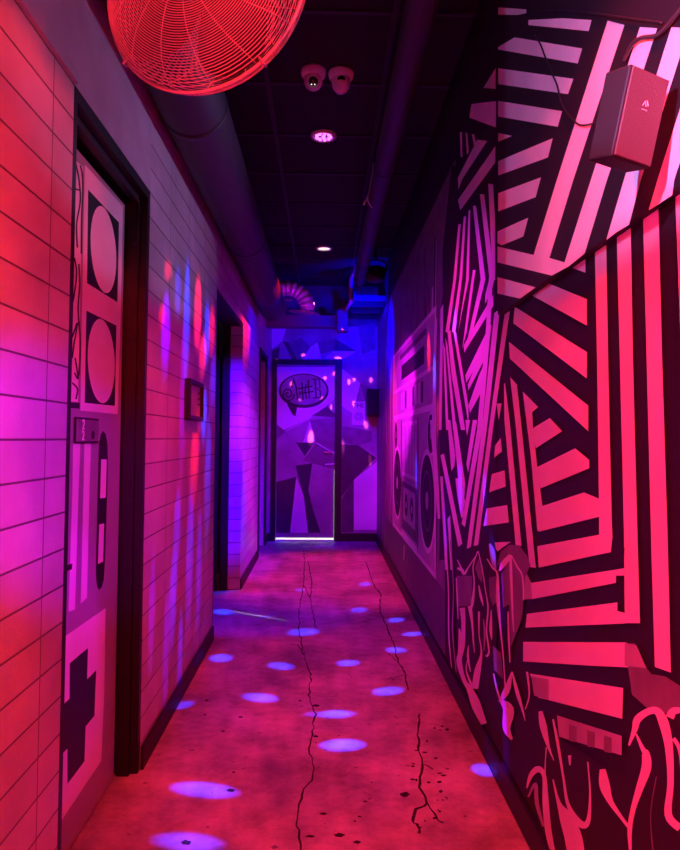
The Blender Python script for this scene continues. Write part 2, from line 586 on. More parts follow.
P.px(px2((d_, 66, 215), (d_, 128, 163), (d_, 125, 270), (d_, 156, 238), (d_, 150, 393), (d_, 120, 430), (d_, 116, 548),
         (d_, 58, 626), (d_, 58, 505), (d_, 15, 550), (d_, 25, 375), (d_, 65, 335)), B_)
dl = tag(obj('painted_door', bm, [M_DOORG, M_WHITE, M_FRAME, M_DGREY]),
         'grey door in near left wall painted as a game controller with round buttons and cross', 'door')
# hinges hidden edge: lever-free leaf; the small plate sits on it
t = thing('room_sign', 'small dark sign plate with two raised characters on the painted left door', 'sign')
p0, p1 = at(73.2, 418, 0, XD), at(96.2, 442, 0, XD)
zc_, yc_ = (p0.z + p1.z)/2, (p0.y + p1.y)/2
sy, sz = (p1.y - p0.y)/2, abs(at(84, 417.5, 0, XD).z - at(84, 443, 0, XD).z)/2
bm = bmesh.new()
box(bm, XD + .0015, XD + .008, yc_ - sy, yc_ + sy, zc_ - sz, zc_ + sz)
bevel(bm, .002, 1)
obj('backing', bm, M_BPLAST, t)
bm = bmesh.new()
box(bm, XD + .008, XD + .010, yc_ - sy + .008, yc_ + sy - .008, zc_ - sz + .006, zc_ + sz - .006)
obj('face', bm, M_MIDG, t)
def text(s, size, loc, rot, m, parent, name='lettering', extr=.0008):
    c = bpy.data.curves.new(name, 'FONT')
    c.body = s
    c.size = size
    c.extrude = extr
    c.align_x = 'CENTER'
    c.align_y = 'CENTER'
    c.materials.append(m)
    o = bpy.data.objects.new(name, c)
    COL.objects.link(o)
    o.location = loc
    o.rotation_euler = rot
    me = bpy.data.meshes.new_from_object(o)
    bpy.data.objects.remove(o)
    o = bpy.data.objects.new(name, me)
    COL.objects.link(o)
    o.location = loc
    o.rotation_euler = rot
    if parent:
        o.parent = parent
    return o
text('2', .045, (XD + .0112, yc_ - sy*.45, zc_ + sz*.42), (PI/2, 0, PI/2), M_WHITE, t)
text('2', .045, (XD + .0112, yc_ - sy*.45, zc_ - sz*.42), (PI/2, 0, PI/2), M_WHITE, t)
bm = bmesh.new()
lathe(bm, [(0, .001), (.014, .001), (.014, 0)], 16, Matrix.Translation((XD + .0102, yc_ + sy*.4, zc_ - sz*.35)) @ Matrix.Rotation(PI/2, 4, 'Y'))
obj('emblem', bm, M_FRAME, t)

# framed notice on the block wall
t = thing('wall_notice', 'small black framed notice on the blue streaked block wall past the painted door', 'sign')
p0, p1 = at(184.5, 383, 0, XL), at(198, 420, 0, XL)
ya, yb, za, zb = p0.y, p1.y, at(191, 420, 0, XL).z, at(191, 381, 0, XL).z
bm = bmesh.new()
for A in ((ya, ya + .022, za, zb), (yb - .015, yb, za, zb), (ya + .022, yb - .015, za, za + .02), (ya + .022, yb - .015, zb - .02, zb)):
    box(bm, XL + .001, XL + .030, A[0], A[1], A[2], A[3])
obj('frame', bm, M_FRAME, t)
bm = bmesh.new()
box(bm, XL + .001, XL + .012, ya + .02, yb - .013, za + .018, zb - .018)
obj('panel', bm, M_LGREY, t)
bm = bmesh.new()
for k in range(3):
    box(bm, XL + .012, XL + .014, yb - .07, yb - .04, zb - .06 - .03*k, zb - .048 - .03*k)
obj('markings', bm, M_FRAME, t)

# opening 2: black frame, lit strip deep in the room
bm = bmesh.new()
box(bm, XL - .16, XL - .002, O2[0] + .0, O2[0] + .03, 0, ZO)
box(bm, XL - .16, XL - .10, O2[1] - .03, O2[1], 0, ZO)
box(bm, XL - .16, XL - .01, O2[0] + .03, O2[1] - .03, ZO - .03, ZO)
struct('door_2', bm, M_FRAME)['kind'] = 'structure'
bm = bmesh.new()
a1, a2 = at(216, 313, 0, -1.35), at(229, 318, 0, -1.35)
tube(bm, [at(214, 312.5, 1, 6.1), at(229, 317.5, 1, 6.1)], .007, 8)
g = emit('cool_tube', (.75, 1, .95), 3)
# small light bar hanging in the dark side room
sb = obj('tube_light', bm, g)
tag(sb, 'thin pale light bar glimpsed inside the dark doorway of the left wall', 'lamp')
# black leaf standing open inside the dark doorway
t = thing('black_door', 'black door standing open inside the dark doorway halfway down the left wall', 'door')
bm = bmesh.new()
box(bm, -1.62, -.86, 5.58, 5.625, .01, ZO - .12)
bevel(bm, .003, 1)
bl = obj('leaf', bm, mat('black_gloss_door', (.01, .011, .014), .22), t)
bm = bmesh.new()
tube(bm, [(-1.52, 5.58, 1.0), (-1.52, 5.54, 1.0), (-1.40, 5.54, 1.0)], .009, 8)
obj('handle', bm, M_STEEL, bl)

# opening 3: closed dark door with a bright metal edge next to the end wall
bm = bmesh.new()
for ya, yb in ((O3[0], O3[0] + .05), (O3[1] - .05, O3[1])):
    box(bm, XL - .16, XL + .012, ya, yb, 0, ZO)
box(bm, XL - .16, XL + .012, O3[0] + .05, O3[1] - .05, ZO - .05, ZO)
struct('door_3', bm, M_FRAME)['kind'] = 'structure'
t = thing('side_door', 'dark flush door with a steel edge strip at the far end of the left wall', 'door')
bm = bmesh.new()
box(bm, XL - .09, XL - .045, O3[0] + .052, O3[1] - .052, .008, ZO - .052)
obj('leaf', bm, M_FRAME, t)
bm = bmesh.new()
box(bm, XL - .045, XL + .002, O3[1] - .20, O3[1] - .17, .02, ZO - .08)
obj('edge_strip', bm, mat('dark_steel', (.3, .3, .32), .4, metal=.1), t)
bm = bmesh.new()
tube(bm, [(XL - .045, O3[0] + .14, 1.02), (XL - .0, O3[0] + .14, 1.02), (XL - .0, O3[0] + .24, 1.02)], .009, 8)
obj('handle', bm, M_STEEL, t)

# ------------------------------------------------------------------ right wall with the murals
bm = bmesh.new()
box(bm, XR, XR + .12, YB, YE, 0, ZC)
ZPB = at(590, 249, 0, XP).z
YPE = at(497.5, 200, 0, XP).y
box(bm, XP, XR, YB, YPE, ZPB, ZC)
WH, GR, LG, DG = 1, 2, 3, 4

# far stretch: greyer ground with vertical streaks around the boombox
P = Paint(bm, 0, XR, -1)
P.rect(3.35, YE - .01, .10, 2.66, GR)
fx = lambda x, y: (x, y)
for k in range(34):                                       # narrow painted bars, ground to top
    yy = random.uniform(3.4, 8.2)
    z0 = random.choice((.11, .11, .5, 1.2))
    z1 = random.uniform(max(z0 + .6, 1.6), 2.6)
    ww = random.uniform(.02, .06)
    sl = random.uniform(-.25, .25)
    P.world([(0, yy, z0), (0, yy + ww, z0), (0, yy + ww*.6 + sl, z1), (0, yy + sl, z1)], random.choice((LG, LG, WH, 0, 0, DG)))
P.world([(0, 3.30, .1), (0, 3.62, .1), (0, 3.72, 2.3), (0, 3.45, 2.66), (0, 3.30, 2.6)], 0)
# boombox
Y0, Y1, Z0, Z1 = 3.93, 6.35, .44, 2.03
P.rect(Y0 - .3, Y1 + .7, .1, Z0, DG)
P.rect(Y0, Y1, Z0, Z1, LG)
for a in ((Y0, Y1, Z0, Z0 + .03), (Y0, Y1, Z1 - .03, Z1), (Y0, Y0 + .05, Z0, Z1), (Y1 - .05, Y1, Z0, Z1), (Y0, Y1, 1.42, 1.46), (Y0, Y1, 1.66, 1.69)):
    P.rect(*a, WH)
P.rect(4.4, 5.7, 1.74, 1.86, 0)                      # handle slot
P.rect(4.3, 5.8, 1.92, 1.96, DG)
for k in range(9):
    P.rect(4.45 + k*.15, 4.53 + k*.15, 1.49, 1.63, WH if k % 3 else 0)
for yc, zc, r in ((6.0, .86, .29), (4.27, .86, .29)):
    P.ellipse((yc, zc), r + .035, r + .035, WH)
    P.ellipse((yc, zc), r, r, 0)
    P.ellipse((yc, zc), r*.66, r*.66, DG)
    P.ellipse((yc, zc), r*.6, r*.6, 0)
    P.ellipse((yc, zc), r*.2, r*.2, LG)
for yc, zc, r in ((6.12, 1.28, .12), (4.12, 1.28, .12)):
    P.ellipse((yc, zc), r + .02, r + .02, WH)
    P.ellipse((yc, zc), r, r, 0)
    P.ellipse((yc, zc), r*.3, r*.3, LG)
P.rect(4.72, 5.62, .95, 1.38, WH)
for k in range(10):
    P.rect(4.76 + k*.088, 4.79 + k*.088, .98, 1.35, DG)
P.rect(4.72, 5.62, .52, .90, DG)
P.rect(4.80, 5.54, .60, .86, LG)
for yc in (5.0, 5.34):
    P.ellipse((yc, .73), .09, .09, 0)
    P.ellipse((yc, .73), .03, .03, WH)
P.rect(4.72, 5.62, .46, .50, WH)
P.rect(4.66, 4.70, .5, 1.4, 0)
P.rect(5.66, 5.70, .5, 1.4, 0)
P.px([(404, 545), (405.5, 545), (405, 559), (403.5, 560)], LG)

# near stretch: dazzle stripes, below the panel and past its end
G, E_, FF, C_, D_, B2, K_, H_ = (((420, 420), 5.667), ((420, 270), 5.3125), ((420, 110), 5.0), ((480, 360), 3.4), ((480, 530), 3.4),
                                 ((480, 180), 3.4), ((480, 650), 3.4), ((420, 540), 5.3125))
def poly(f, pts, mi=WH):
    P.px(pts, mi, f[0], f[1])
def poly2(pts, mi=WH):
    P.px(px2(*pts), mi)
P.px([(497, 560), (440, 560), (440, 330), (452, 200), (462, 150), (497, 60), (497, 300)], 0)
# top pieces beyond the panel
poly(FF, [(255, 0), (262, -30), (384, -45), (384, 88), (250, 38)])
P.px([(484, 88), (496.5, 68), (496.5, 89)], WH)
poly(FF, [(290, 148), (340, 155), (215, 345), (195, 400), (192, 340)])
poly(FF, [(381, 180), (381, 262), (205, 502), (193, 450)])
for a in ([(202, 110), (214, 112), (216, 235), (206, 235)], [(230, 112), (241, 114), (248, 210), (238, 225)],
          [(262, 120), (275, 122), (285, 170), (276, 190)],
          [(345, 368), (370, 372), (381, 560), (381, 850), (368, 850)], [(303, 420), (325, 422), (378, 850), (352, 850)],
          [(268, 480), (284, 478), (332, 850), (308, 850)], [(195, 572), (208, 570), (184, 850), (170, 850)],
          [(222, 535), (234, 530), (214, 850), (200, 850)], [(246, 505), (256, 500), (248, 850), (234, 850)]):
    poly(FF, a)
# middle fans left of x 500
for a in ([(181, 53), (195, 53), (158, 330), (138, 330)], [(212, 53), (226, 53), (192, 330), (172, 330)], [(249, 53), (263, 53), (222, 250), (206, 330)],
          [(285, 0), (300, 0), (252, 330), (228, 420)], [(327, 53), (351, 53), (284, 330), (240, 440)],
          [(372, 53), (400, 53), (385, 110), (350, 180), (352, 130)],
          [(395, 130), (395, 190), (250, 420), (240, 440), (236, 400)], [(372, 300), (385, 290), (372, 400), (250, 600), (245, 560)],
          [(345, 395), (360, 390), (350, 470), (262, 640), (258, 610)], [(318, 560), (345, 500), (335, 640), (270, 760), (262, 720)],
          [(112, 210), (128, 180), (118, 850), (104, 850)], [(80, 280), (96, 250), (78, 850), (66, 850)],
          [(150, 330), (166, 320), (188, 500), (245, 850), (222, 850), (172, 560)], [(182, 330), (196, 330), (262, 720), (262, 820)],
          [(138, 360), (150, 400), (198, 850), (180, 850)], [(126, 380), (138, 420), (156, 850), (142, 850)]):
    poly(E_, a)
# the tall V: three bars leaning right, three leaning left
P.px([(491, 262), (494.5, 262), (491, 335), (483, 430), (465.8, 527), (462.5, 524), (478, 430), (486.5, 335)], WH)
P.px([(495.3, 313), (501, 309), (489, 420), (471.8, 547), (467.6, 549), (484, 420)], WH)
P.px([(507, 305), (512.3, 303), (495.2, 420), (479.2, 545), (474.6, 546), (491, 420)], WH)
for a in ([(120, 200), (140, 190), (245, 700), (222, 720)], [(60, 0), (84, 0), (100, 200), (120, 560), (104, 560)],
          [(118, 320), (134, 320), (165, 850), (148, 850)], [(160, 560), (176, 540), (192, 850), (178, 850)],
          [(160, 0), (176, 0), (205, 200), (200, 260), (182, 290)], [(190, 20), (210, 10), (262, 360), (250, 560), (236, 540), (215, 260)],
          [(262, 0), (290, 0), (272, 90), (268, 60)], [(305, 0), (330, 0), (278, 300), (268, 250)], [(205, 330), (225, 330), (262, 460), (240, 560), (215, 420)]):
    poly(G, a)
# the three bars right of the V
P.px([(506.2, 383), (510.9, 420), (522.9, 546), (517, 545), (505.6, 420), (505.2, 384)], WH)
P.px([(511.3, 377), (518.2, 384.5), (522.2, 420), (537.4, 568), (531, 567), (516.4, 420)], WH)
poly(C_, [(150, 107), (203, 160), (182, 178), (186, 240), (200, 365), (218, 500), (210, 585), (200, 580), (178, 330)])
for a in ([(60, 148), (78, 148), (68, 205)], [(55, 292), (75, 264), (79, 312), (52, 332)], [(44, 388), (88, 375), (92, 430), (35, 450)],
          [(26, 505), (97, 493), (103, 552), (15, 565)], [(55, 620), (110, 618), (78, 640), (60, 655)],
          [(180, 235), (243, 197), (285, 242), (195, 300)], [(198, 365), (330, 300), (378, 340), (378, 368), (211, 437)],
          [(216, 497), (360, 450), (412, 472), (412, 533), (208, 583)],
          [(103, -62), (375, 155), (375, 243), (106, -5)]):
    poly(C_, a)
poly(B2, [(122, 430), (370, 585), (370, 675), (118, 487)])
poly(B2, [(168, 385), (220, 344), (370, 405), (370, 495)])
poly(B2, [(300, 292), (365, 246), (365, 315)])
poly2([(B2, 397, 218), (B2, 436, 196), (C_, 443, 0), (C_, 456, 560), (C_, 458, 600), (C_, 452, 655), (C_, 412, 600), (C_, 412, 535), (C_, 405, 0)])
poly2([(B2, 472, 168), (B2, 520, 140), (C_, 528, 0), (D_, 543, 0), (D_, 552, 317), (D_, 500, 317), (D_, 497, 0), (C_, 483, 0)])
poly2([(B2, 562, 108), (B2, 615, 74), (C_, 628, 0), (C_, 648, 640), (D_, 658, 485), (D_, 603, 465), (D_, 592, 100), (C_, 575, 0)])
poly2([(B2, 672, 42), (B2, 735, 0), (C_, 748, 0), (D_, 775, 580), (D_, 722, 520), (C_, 694, 0)])
poly(D_, [(200, 55), (412, 16), (437, 8), (456, 5), (452, 75), (205, 128)])
poly(D_, [(160, 140), (180, 180), (185, 235), (152, 236), (150, 150)], LG)
poly(D_, [(178, 180), (498, 130), (498, 155), (470, 155), (470, 180), (183, 235)])
poly(D_, [(165, 285), (475, 246), (475, 275), (500, 282), (500, 318), (160, 332)])
poly(D_, [(152, 380), (500, 382), (540, 392), (575, 470), (395, 462), (152, 447)])
poly(D_, [(175, 488), (495, 537), (492, 642), (205, 570)])
# black scuffs where bars meet
poly(C_, [(452, 655), (458, 610), (475, 580), (500, 640), (497, 690), (455, 690)], 0)
# washed brick-like patches low on the wall
poly(D_, [(535, 385), (575, 470), (592, 490), (640, 498), (690, 530), (690, 620), (600, 625), (525, 560), (500, 385)], GR)
poly(D_, [(500, 385), (540, 392), (575, 470), (560, 468), (500, 462)], LG)
poly(K_, [(268, 222), (490, 292), (490, 358), (275, 295)], LG)
poly(K_, [(385, 395), (480, 425), (460, 470), (420, 440)], GR)
for x in (310, 372, 430):
    poly(K_, [(x, 240 + (x-268)*.31), (x + 26, 248 + (x-268)*.31), (x + 26, 300 + (x-268)*.31), (x, 296 + (x-268)*.31)], GR)
poly(K_, [(180, 90), (240, 100), (240, 170), (190, 155)], LG)
# graffiti lettering, large bottom right
def st(f, pts, w=10, mi=WH, curve=True):
    P.band([(x, y, (q[0] if q else w)) for x, y, *q in pts], mi, w, f[0], f[1], curve)
poly(K_, [(205, 600), (205, 700), (450, 900), (720, 900), (720, 210), (560, 230), (520, 330), (505, 420), (440, 400), (280, 300), (225, 250)], 0)
st(K_, [(515, 325, 6), (535, 270, 20), (545, 235, 26), (580, 210, 24), (612, 208, 26), (635, 250, 34), (652, 330, 28), (658, 450, 22), (650, 560, 26), (690, 606, 26)])
st(K_, [(655, 230, 30), (668, 208, 26), (700, 205, 16)])
st(K_, [(668, 300, 14), (690, 340, 14), (700, 420, 14)])
st(K_, [(560, 345, 6), (572, 350, 26), (575, 400, 34), (552, 470, 26), (530, 540, 18), (518, 610, 16), (520, 700, 10), (520, 900, 10)])
st(K_, [(540, 285, 6), (560, 330, 14), (572, 350, 20)])
st(K_, [(425, 405, 20), (432, 460, 36), (452, 515, 20), (490, 570, 12), (517, 605, 12)])
st(K_, [(255, 235, 6), (270, 310, 10), (290, 430, 8), (305, 520, 12), (335, 575, 20), (362, 596, 24), (378, 570, 14), (382, 480, 6), (374, 380, 5)])
st(K_, [(255, 440, 5), (275, 520, 14), (300, 570, 46), (325, 640, 60), (345, 760, 60), (380, 900, 60)])
st(K_, [(312, 358, 12), (313, 392, 5)])
st(K_, [(212, 208, 14), (222, 260, 24), (240, 330, 10), (258, 375, 3)])
st(K_, [(232, 330, 4), (228, 420, 4), (236, 540, 6)])
st(K_, [(165, 470, 5), (180, 425, 16), (205, 405, 22), (225, 430, 14), (230, 520, 22), (240, 620, 22), (262, 720, 16)])
st(K_, [(170, 500, 6), (195, 455, 12), (200, 520, 14), (222, 600, 8)], mi=LG)
st(K_, [(610, 430, 4), (590, 560, 4), (600, 700, 6)], mi=GR)
# the row of narrow letters further along
poly(D_, [(60, 130), (75, 75), (105, 50), (140, 52), (168, 90), (178, 120), (160, 160), (150, 300), (110, 400), (100, 90)], GR)
poly(H_, [(205, 70), (250, 80), (330, 30), (380, 10), (420, 60), (420, 420), (400, 800), (200, 700), (195, 300)], 0)
poly(H_, [(440, 100), (480, 60), (540, 70), (575, 110), (570, 190), (540, 160), (490, 90), (430, 165)], GR)
poly(H_, [(202, 190), (285, 190), (280, 330), (262, 352), (208, 352)], GR)
poly(H_, [(322, 90), (340, 140), (338, 230), (318, 200), (300, 150)], GR)
poly(H_, [(375, 200), (412, 190), (415, 330), (395, 350), (378, 300)], GR)
poly(H_, [(440, 180), (485, 110), (488, 340), (450, 360)], GR)
poly(H_, [(395, 560), (440, 600), (450, 740), (402, 690)], GR)
st(H_, [(215, 470, 6), (222, 520, 22), (212, 600, 8)])
st(H_, [(265, 560, 4), (262, 620, 12), (275, 700, 6)])
st(H_, [(345, 420, 4), (352, 500, 10), (348, 590, 5)], mi=LG)
st(H_, [(428, 165, 8), (455, 125, 30), (490, 80, 16)])
st(H_, [(490, 80, 14), (494, 200, 14), (502, 400, 9), (508, 490, 4)])
st(H_, [(495, 80, 5), (525, 140, 8), (555, 195, 8), (560, 320, 8)])
st(H_, [(365, 100, 7), (395, 150, 7), (420, 180, 10), (422, 300, 20), (432, 430, 12), (450, 600, 7), (462, 780, 7)])
st(H_, [(378, 20, 10), (392, 60, 30), (402, 130, 22), (412, 160, 6)], mi=LG)
st(H_, [(315, 60, 6), (290, 140, 6), (296, 230, 8), (285, 340, 16), (272, 360, 12)])
st(H_, [(318, 60, 5), (340, 160, 6), (355, 260, 6), (370, 360, 8), (362, 480, 8), (375, 590, 10), (360, 620, 14)])
st(H_, [(205, 105, 5), (222, 140, 8), (240, 180, 14), (262, 150, 8), (300, 90, 4)])
st(H_, [(205, 150, 12), (230, 160, 18), (240, 185, 10)])
st(H_, [(232, 360, 30), (238, 440, 22), (235, 560, 22), (215, 640, 30), (240, 740, 22), (270, 790, 30), (300, 860, 50), (340, 980, 50)])
st(H_, [(258, 640, 4), (255, 700, 8), (290, 790, 16)])
st(H_, [(272, 350, 24), (285, 440, 12), (292, 540, 8), (298, 600, 5)])
st(H_, [(322, 380, 12), (322, 500, 6), (335, 600, 10), (315, 690, 34), (300, 790, 36)])
st(H_, [(388, 370, 4), (385, 470, 16), (390, 530, 4)])
st(H_, [(320, 240, 5), (332, 300, 14), (345, 350, 4)])
st(H_, [(400, 710, 8), (420, 800, 10), (440, 860, 10)])
st(H_, [(478, 380, 8), (482, 520, 10), (488, 650, 6)])
st(H_, [(430, 860, 12), (470, 800, 36), (498, 700, 6)])
st(H_, [(430, 850, 10), (480, 900, 60), (470, 1000, 40), (500, 1060, 14)])
st(H_, [(500, 700, 6), (525, 800, 20), (555, 900, 12), (570, 960, 4)])
st(H_, [(580, 700, 12), (592, 820, 8), (570, 900, 6)])
st(H_, [(200, 200, 6), (205, 300, 8), (210, 420, 5)])
st(H_, [(140, 0, 7), (158, 250, 7), (160, 500, 8), (175, 680, 5)])
st(H_, [(168, 0, 6), (185, 250, 5), (180, 480, 8), (200, 700, 4)], mi=LG)

# the proud panel itself
P = Paint(bm, 0, XP, -1)
A_ = ((480, 0), 3.4)
for a in ([(62, 25), (158, 32), (158, 52), (62, 50)], [(165, 68), (280, 62), (380, 68), (370, 106), (165, 85)],
          [(62, 160), (118, 127), (348, 165), (333, 216), (62, 168)], [(62, 232), (318, 268), (300, 320), (62, 286)],
          [(62, 343), (280, 378), (265, 431), (62, 396)], [(62, 452), (110, 462), (62, 482)],
          [(62, 548), (248, 470), (232, 535), (62, 597)], [(62, 657), (208, 603), (190, 670), (62, 719)]):
    poly(A_, a)
poly(B2, [(60, 175), (165, 128), (148, 192), (75, 222), (60, 215)])
poly2([(A_, 435, 70), (A_, 492, 85), (B2, 318, 0), (B2, 237, 265), (B2, 288, 280), (B2, 304, 293), (B2, 245, 325),
       (B2, 60, 280), (B2, 60, 226), (B2, 183, 255), (B2, 262, 0)])
poly2([(A_, 545, 92), (A_, 604, 96), (B2, 433, 0), (B2, 357, 250), (B2, 304, 293), (B2, 280, 282), (B2, 288, 280), (B2, 378, 0)])
poly2([(A_, 652, 92), (A_, 712, 96), (B2, 548, 0), (B2, 508, 152), (B2, 465, 178), (B2, 430, 205), (B2, 490, 0)])
poly2([(A_, 768, 92), (A_, 830, 96), (B2, 662, 0), (B2, 655, 52), (B2, 575, 103), (B2, 605, 0)])
poly(B2, [(60, 330), (190, 365), (137, 403), (60, 386)])
struct('wall_right', bm, [M_BLACK, M_WHITE, M_MIDG, M_LGREY, M_DGREY])

# ------------------------------------------------------------------ end wall with its faceted mural
EW = {}
DX0, DX1, DZ = at(276, 450, 1, YE).x, at(334.5, 450, 1, YE).x, at(300, 364, 1, YE).z
bm = bmesh.new()
box(bm, XL - .16, DX0 - .03, YE, YE + .12, 0, ZC)
box(bm, DX1 + .03, XR, YE, YE + .12, 0, ZC)
box(bm, DX0 - .03, DX1 + .03, YE, YE + .12, DZ + .03, ZC)
P = Paint(bm, 1, YE, -1)
g_, T_ = ((240, 260), 4.25), ((330, 330), 3.953)
P.rect(XL, DX0 - .04, .1, 2.62, LG)
P.rect(DX1 + .04, XR, .1, 2.62, LG)
P.rect(DX0 - .04, DX1 + .04, DZ + .04, 2.62, LG)
poly(g_, [(135, 385), (170, 368), (163, 425), (135, 440)], DG)
poly(g_, [(182, 345), (205, 350), (247, 425), (222, 425)], DG)
poly(g_, [(135, 290), (200, 280), (180, 345), (135, 380)], WH)
poly(g_, [(205, 350), (260, 330), (300, 370), (250, 425)], GR)
poly(g_, [(300, 370), (330, 350), (345, 420), (265, 425)], WH)
poly(g_, [(330, 350), (405, 335), (400, 385), (345, 400)], GR)
poly(g_, [(405, 335), (495, 388), (400, 386)], DG)
poly(g_, [(495, 388), (440, 420), (360, 418), (400, 388)], WH)
poly(g_, [(500, 280), (575, 270), (575, 380), (520, 400)], GR)
poly(T_, [(45, 452), (110, 455), (182, 505), (95, 592), (45, 662)], DG)
poly(T_, [(48, 380), (165, 400), (165, 440), (110, 455), (48, 445)], GR)
poly(T_, [(95, 592), (185, 520), (187, 790), (95, 790)], WH)
poly(T_, [(45, 668), (93, 592), (93, 800), (45, 800)], 0)
poly(T_, [(45, 150), (120, 210), (90, 330), (45, 300)], WH)
poly(T_, [(120, 210), (187, 240), (187, 330), (150, 330)], GR)
struct('wall_far', bm, [M_DGREY, M_WHITE, M_MIDG, M_FACET, M_NIGHT])

bm = bmesh.new()                               # frame of the end door
box(bm, DX0 - .06, DX0, YE - .02, YE + .10, 0, DZ + .055)
box(bm, DX1, DX1 + .085, YE - .02, YE + .10, 0, DZ + .055)
box(bm, DX0, DX1, YE - .02, YE + .10, DZ, DZ + .055)
struct('door_4', bm, M_FRAME)['kind'] = 'structure'
bm = bmesh.new()
YL = YE + .03
box(bm, DX0 + .003, DX1 - .003, YL, YL + .045, .038, DZ - .003)
P = Paint(bm, 1, YL, -1)
N_, O_ = ((260, 350), 8.0), ((260, 440), 8.0)
P.px([(277, 367), (334, 367), (334, 400), (310, 418), (284, 430), (277, 425)], WH)
poly(N_, [(125, 590), (205, 650), (125, 725)], GR)
poly(N_, [(415, 524), (540, 450), (608, 520), (608, 540)], DG)
poly(N_, [(400, 560), (608, 540), (608, 835), (450, 735)], GR)
poly(N_, [(400, 568), (437, 732), (345, 738)], WH)
poly(O_, [(345, 165), (450, 22), (608, 125), (608, 240), (520, 215)], GR)
poly(O_, [(288, 20), (432, 24), (358, 128)], 5)
poly(O_, [(283, 205), (418, 186), (388, 400), (425, 560), (485, 742), (385, 742), (350, 450)], 5)
poly(O_, [(130, 335), (290, 295), (240, 742), (130, 742)], DG)
poly(O_, [(290, 300), (350, 450), (385, 742), (240, 742)], WH)
P.band([(205, 650), (300, 600), (400, 545)], WH, 6, *N_)
P.band([(450, 22), (530, 70), (608, 110)], WH, 9, *O_)
P.band([(520, 195), (600, 190)], WH, 10, *O_)
# speech bubble
def ring(cx, cy, rx, ry, w, mi):
    P.band([(cx + rx*math.cos(2*PI*k/28), cy + ry*math.sin(2*PI*k/28), w*(1 + .5*math.sin(2*PI*k/28))) for k in range(29)], mi, w, *N_)
P.px([(350 + 190*math.cos(2*PI*k/30), 322 + 128*math.sin(2*PI*k/30)) for k in range(30)], LG, *N_)
ring(350, 322, 192, 130, 17, 2 + 4)
poly(N_, [(215, 430), (300, 440), (285, 530), (262, 520)], 6)
P.band([(225 + (52 - 9*k/4)*math.cos(k*.62), 352 + (60 - 11*k/4)*math.sin(k*.62)) for k in range(19)], 6, 11, *N_)
for s_ in ([(265, 225), (290, 300), (300, 400), (320, 330)], [(300, 310), (420, 290)], [(310, 350), (430, 330)], [(335, 260), (345, 400)],
           [(385, 240), (395, 390)], [(420, 235), (475, 230), (480, 300), (430, 310), (480, 320), (485, 380), (425, 385)],
           [(440, 240), (450, 380)], [(270, 240), (250, 300)], [(370, 270), (360, 330), (375, 390)]):
    P.band(s_, 6, 11, *N_)
el = thing('painted_door', 'end door painted with purple facets and a graffiti speech bubble', 'door')
ef = obj('leaf', bm, [M_FACET, M_WHITE, M_MIDG, M_FACET, M_NIGHT, M_TEAL, M_FRAME], el)
bm = bmesh.new()
hp = at(331, 452, 1, YL)
tube(bm, [(hp.x, YL - .001, hp.z), (hp.x, YL - .05, hp.z), (hp.x - .09, YL - .05, hp.z)], .01, 8)
obj('handle', bm, M_STEEL, ef)
# the lit space behind the end door, seen through the gap under the leaf
bm = bmesh.new()
box(bm, -1.4, 1.2, 10.0, 10.1, 0, ZC)
struct('wall_beyond_door', bm, mat('white_wall_beyond', (.8, .8, .8), .6))
lamp('light_beyond_door', 'AREA', (0, 9.0, 1.2), 45, (1, .96, .85), (1.0, 1.0), (0, 9.0, 0))
bm = bmesh.new()
box(bm, DX0 + .003, DX1 - .003, YE + .015, YE + .12, .0005, .012)
struct('trim_1', bm, mat('pale_threshold', (.85, .85, .82), .4))

# back wall behind the camera
bm = bmesh.new()
box(bm, XL - T, XR + .12, YB - .12, YB, 0, ZC)
struct('wall_back', bm, M_BLACK)

# baseboards
bm = bmesh.new()
box(bm, XR - .014, XR, YB, YE, 0, .095)
bevel(bm, .003, 1)
struct('baseboard_right', bm, M_BASE)
bm = bmesh.new()
for ya, yb in ((YB, O1[0]), (O1[1], O2[0]), (O2[1], O3[0]), (O3[1], YE)):
    box(bm, XL, XL + .012, ya, yb, 0, .085)
struct('baseboard_left', bm, M_BASE)
bm = bmesh.new()
box(bm, DX1 + .086, XR - .015, YE - .014, YE, 0, .095)
box(bm, XL + .013, DX0 - .062, YE - .014, YE, 0, .095)
struct('baseboard_far', bm, M_BASE)

# ------------------------------------------------------------------ ducts and pipes under the ceiling
t = thing('round_duct', 'long dark round duct running under the ceiling along the left wall', 'duct')
bm = bmesh.new()
dx, dz, dr = -.535, 2.585, .135
tube(bm, [(dx, YB + .01, dz), (dx, 7.0, dz)], dr, 40, caps=False)
obj('duct_body', bm, M_DUCT, t, True)
for yy in (.9, 2.7, 4.5, 6.3):
    bm = bmesh.new()
    tube(bm, [(dx, yy - .02, dz), (dx, yy + .02, dz)], dr + .004, 40)
    tube(bm, [(dx, yy, dz + dr - .01), (dx, yy, ZC)], .006, 6)
    obj('hanger_band', bm, M_DUCT, t, True)

bm = bmesh.new()
cx, cz, cy = at(287, 308, 1, 7.2).x, at(287, 308, 1, 7.2).z, 7.2
pts, rr = [], []
for k in range(73):
    a = PI*1.05 - PI*1.08 * k/72
    pts.append((cx + .215*math.cos(a), cy, cz + .215*math.sin(a)))
    rr.append(.078 + (.006 if k % 6 < 3 else -.003))
tube(bm, pts, rr, 24)
tag(obj('flexible_duct_elbow', bm, M_FOIL, None, True), 'ribbed foil flexible duct bend at the end of the long left duct', 'duct')

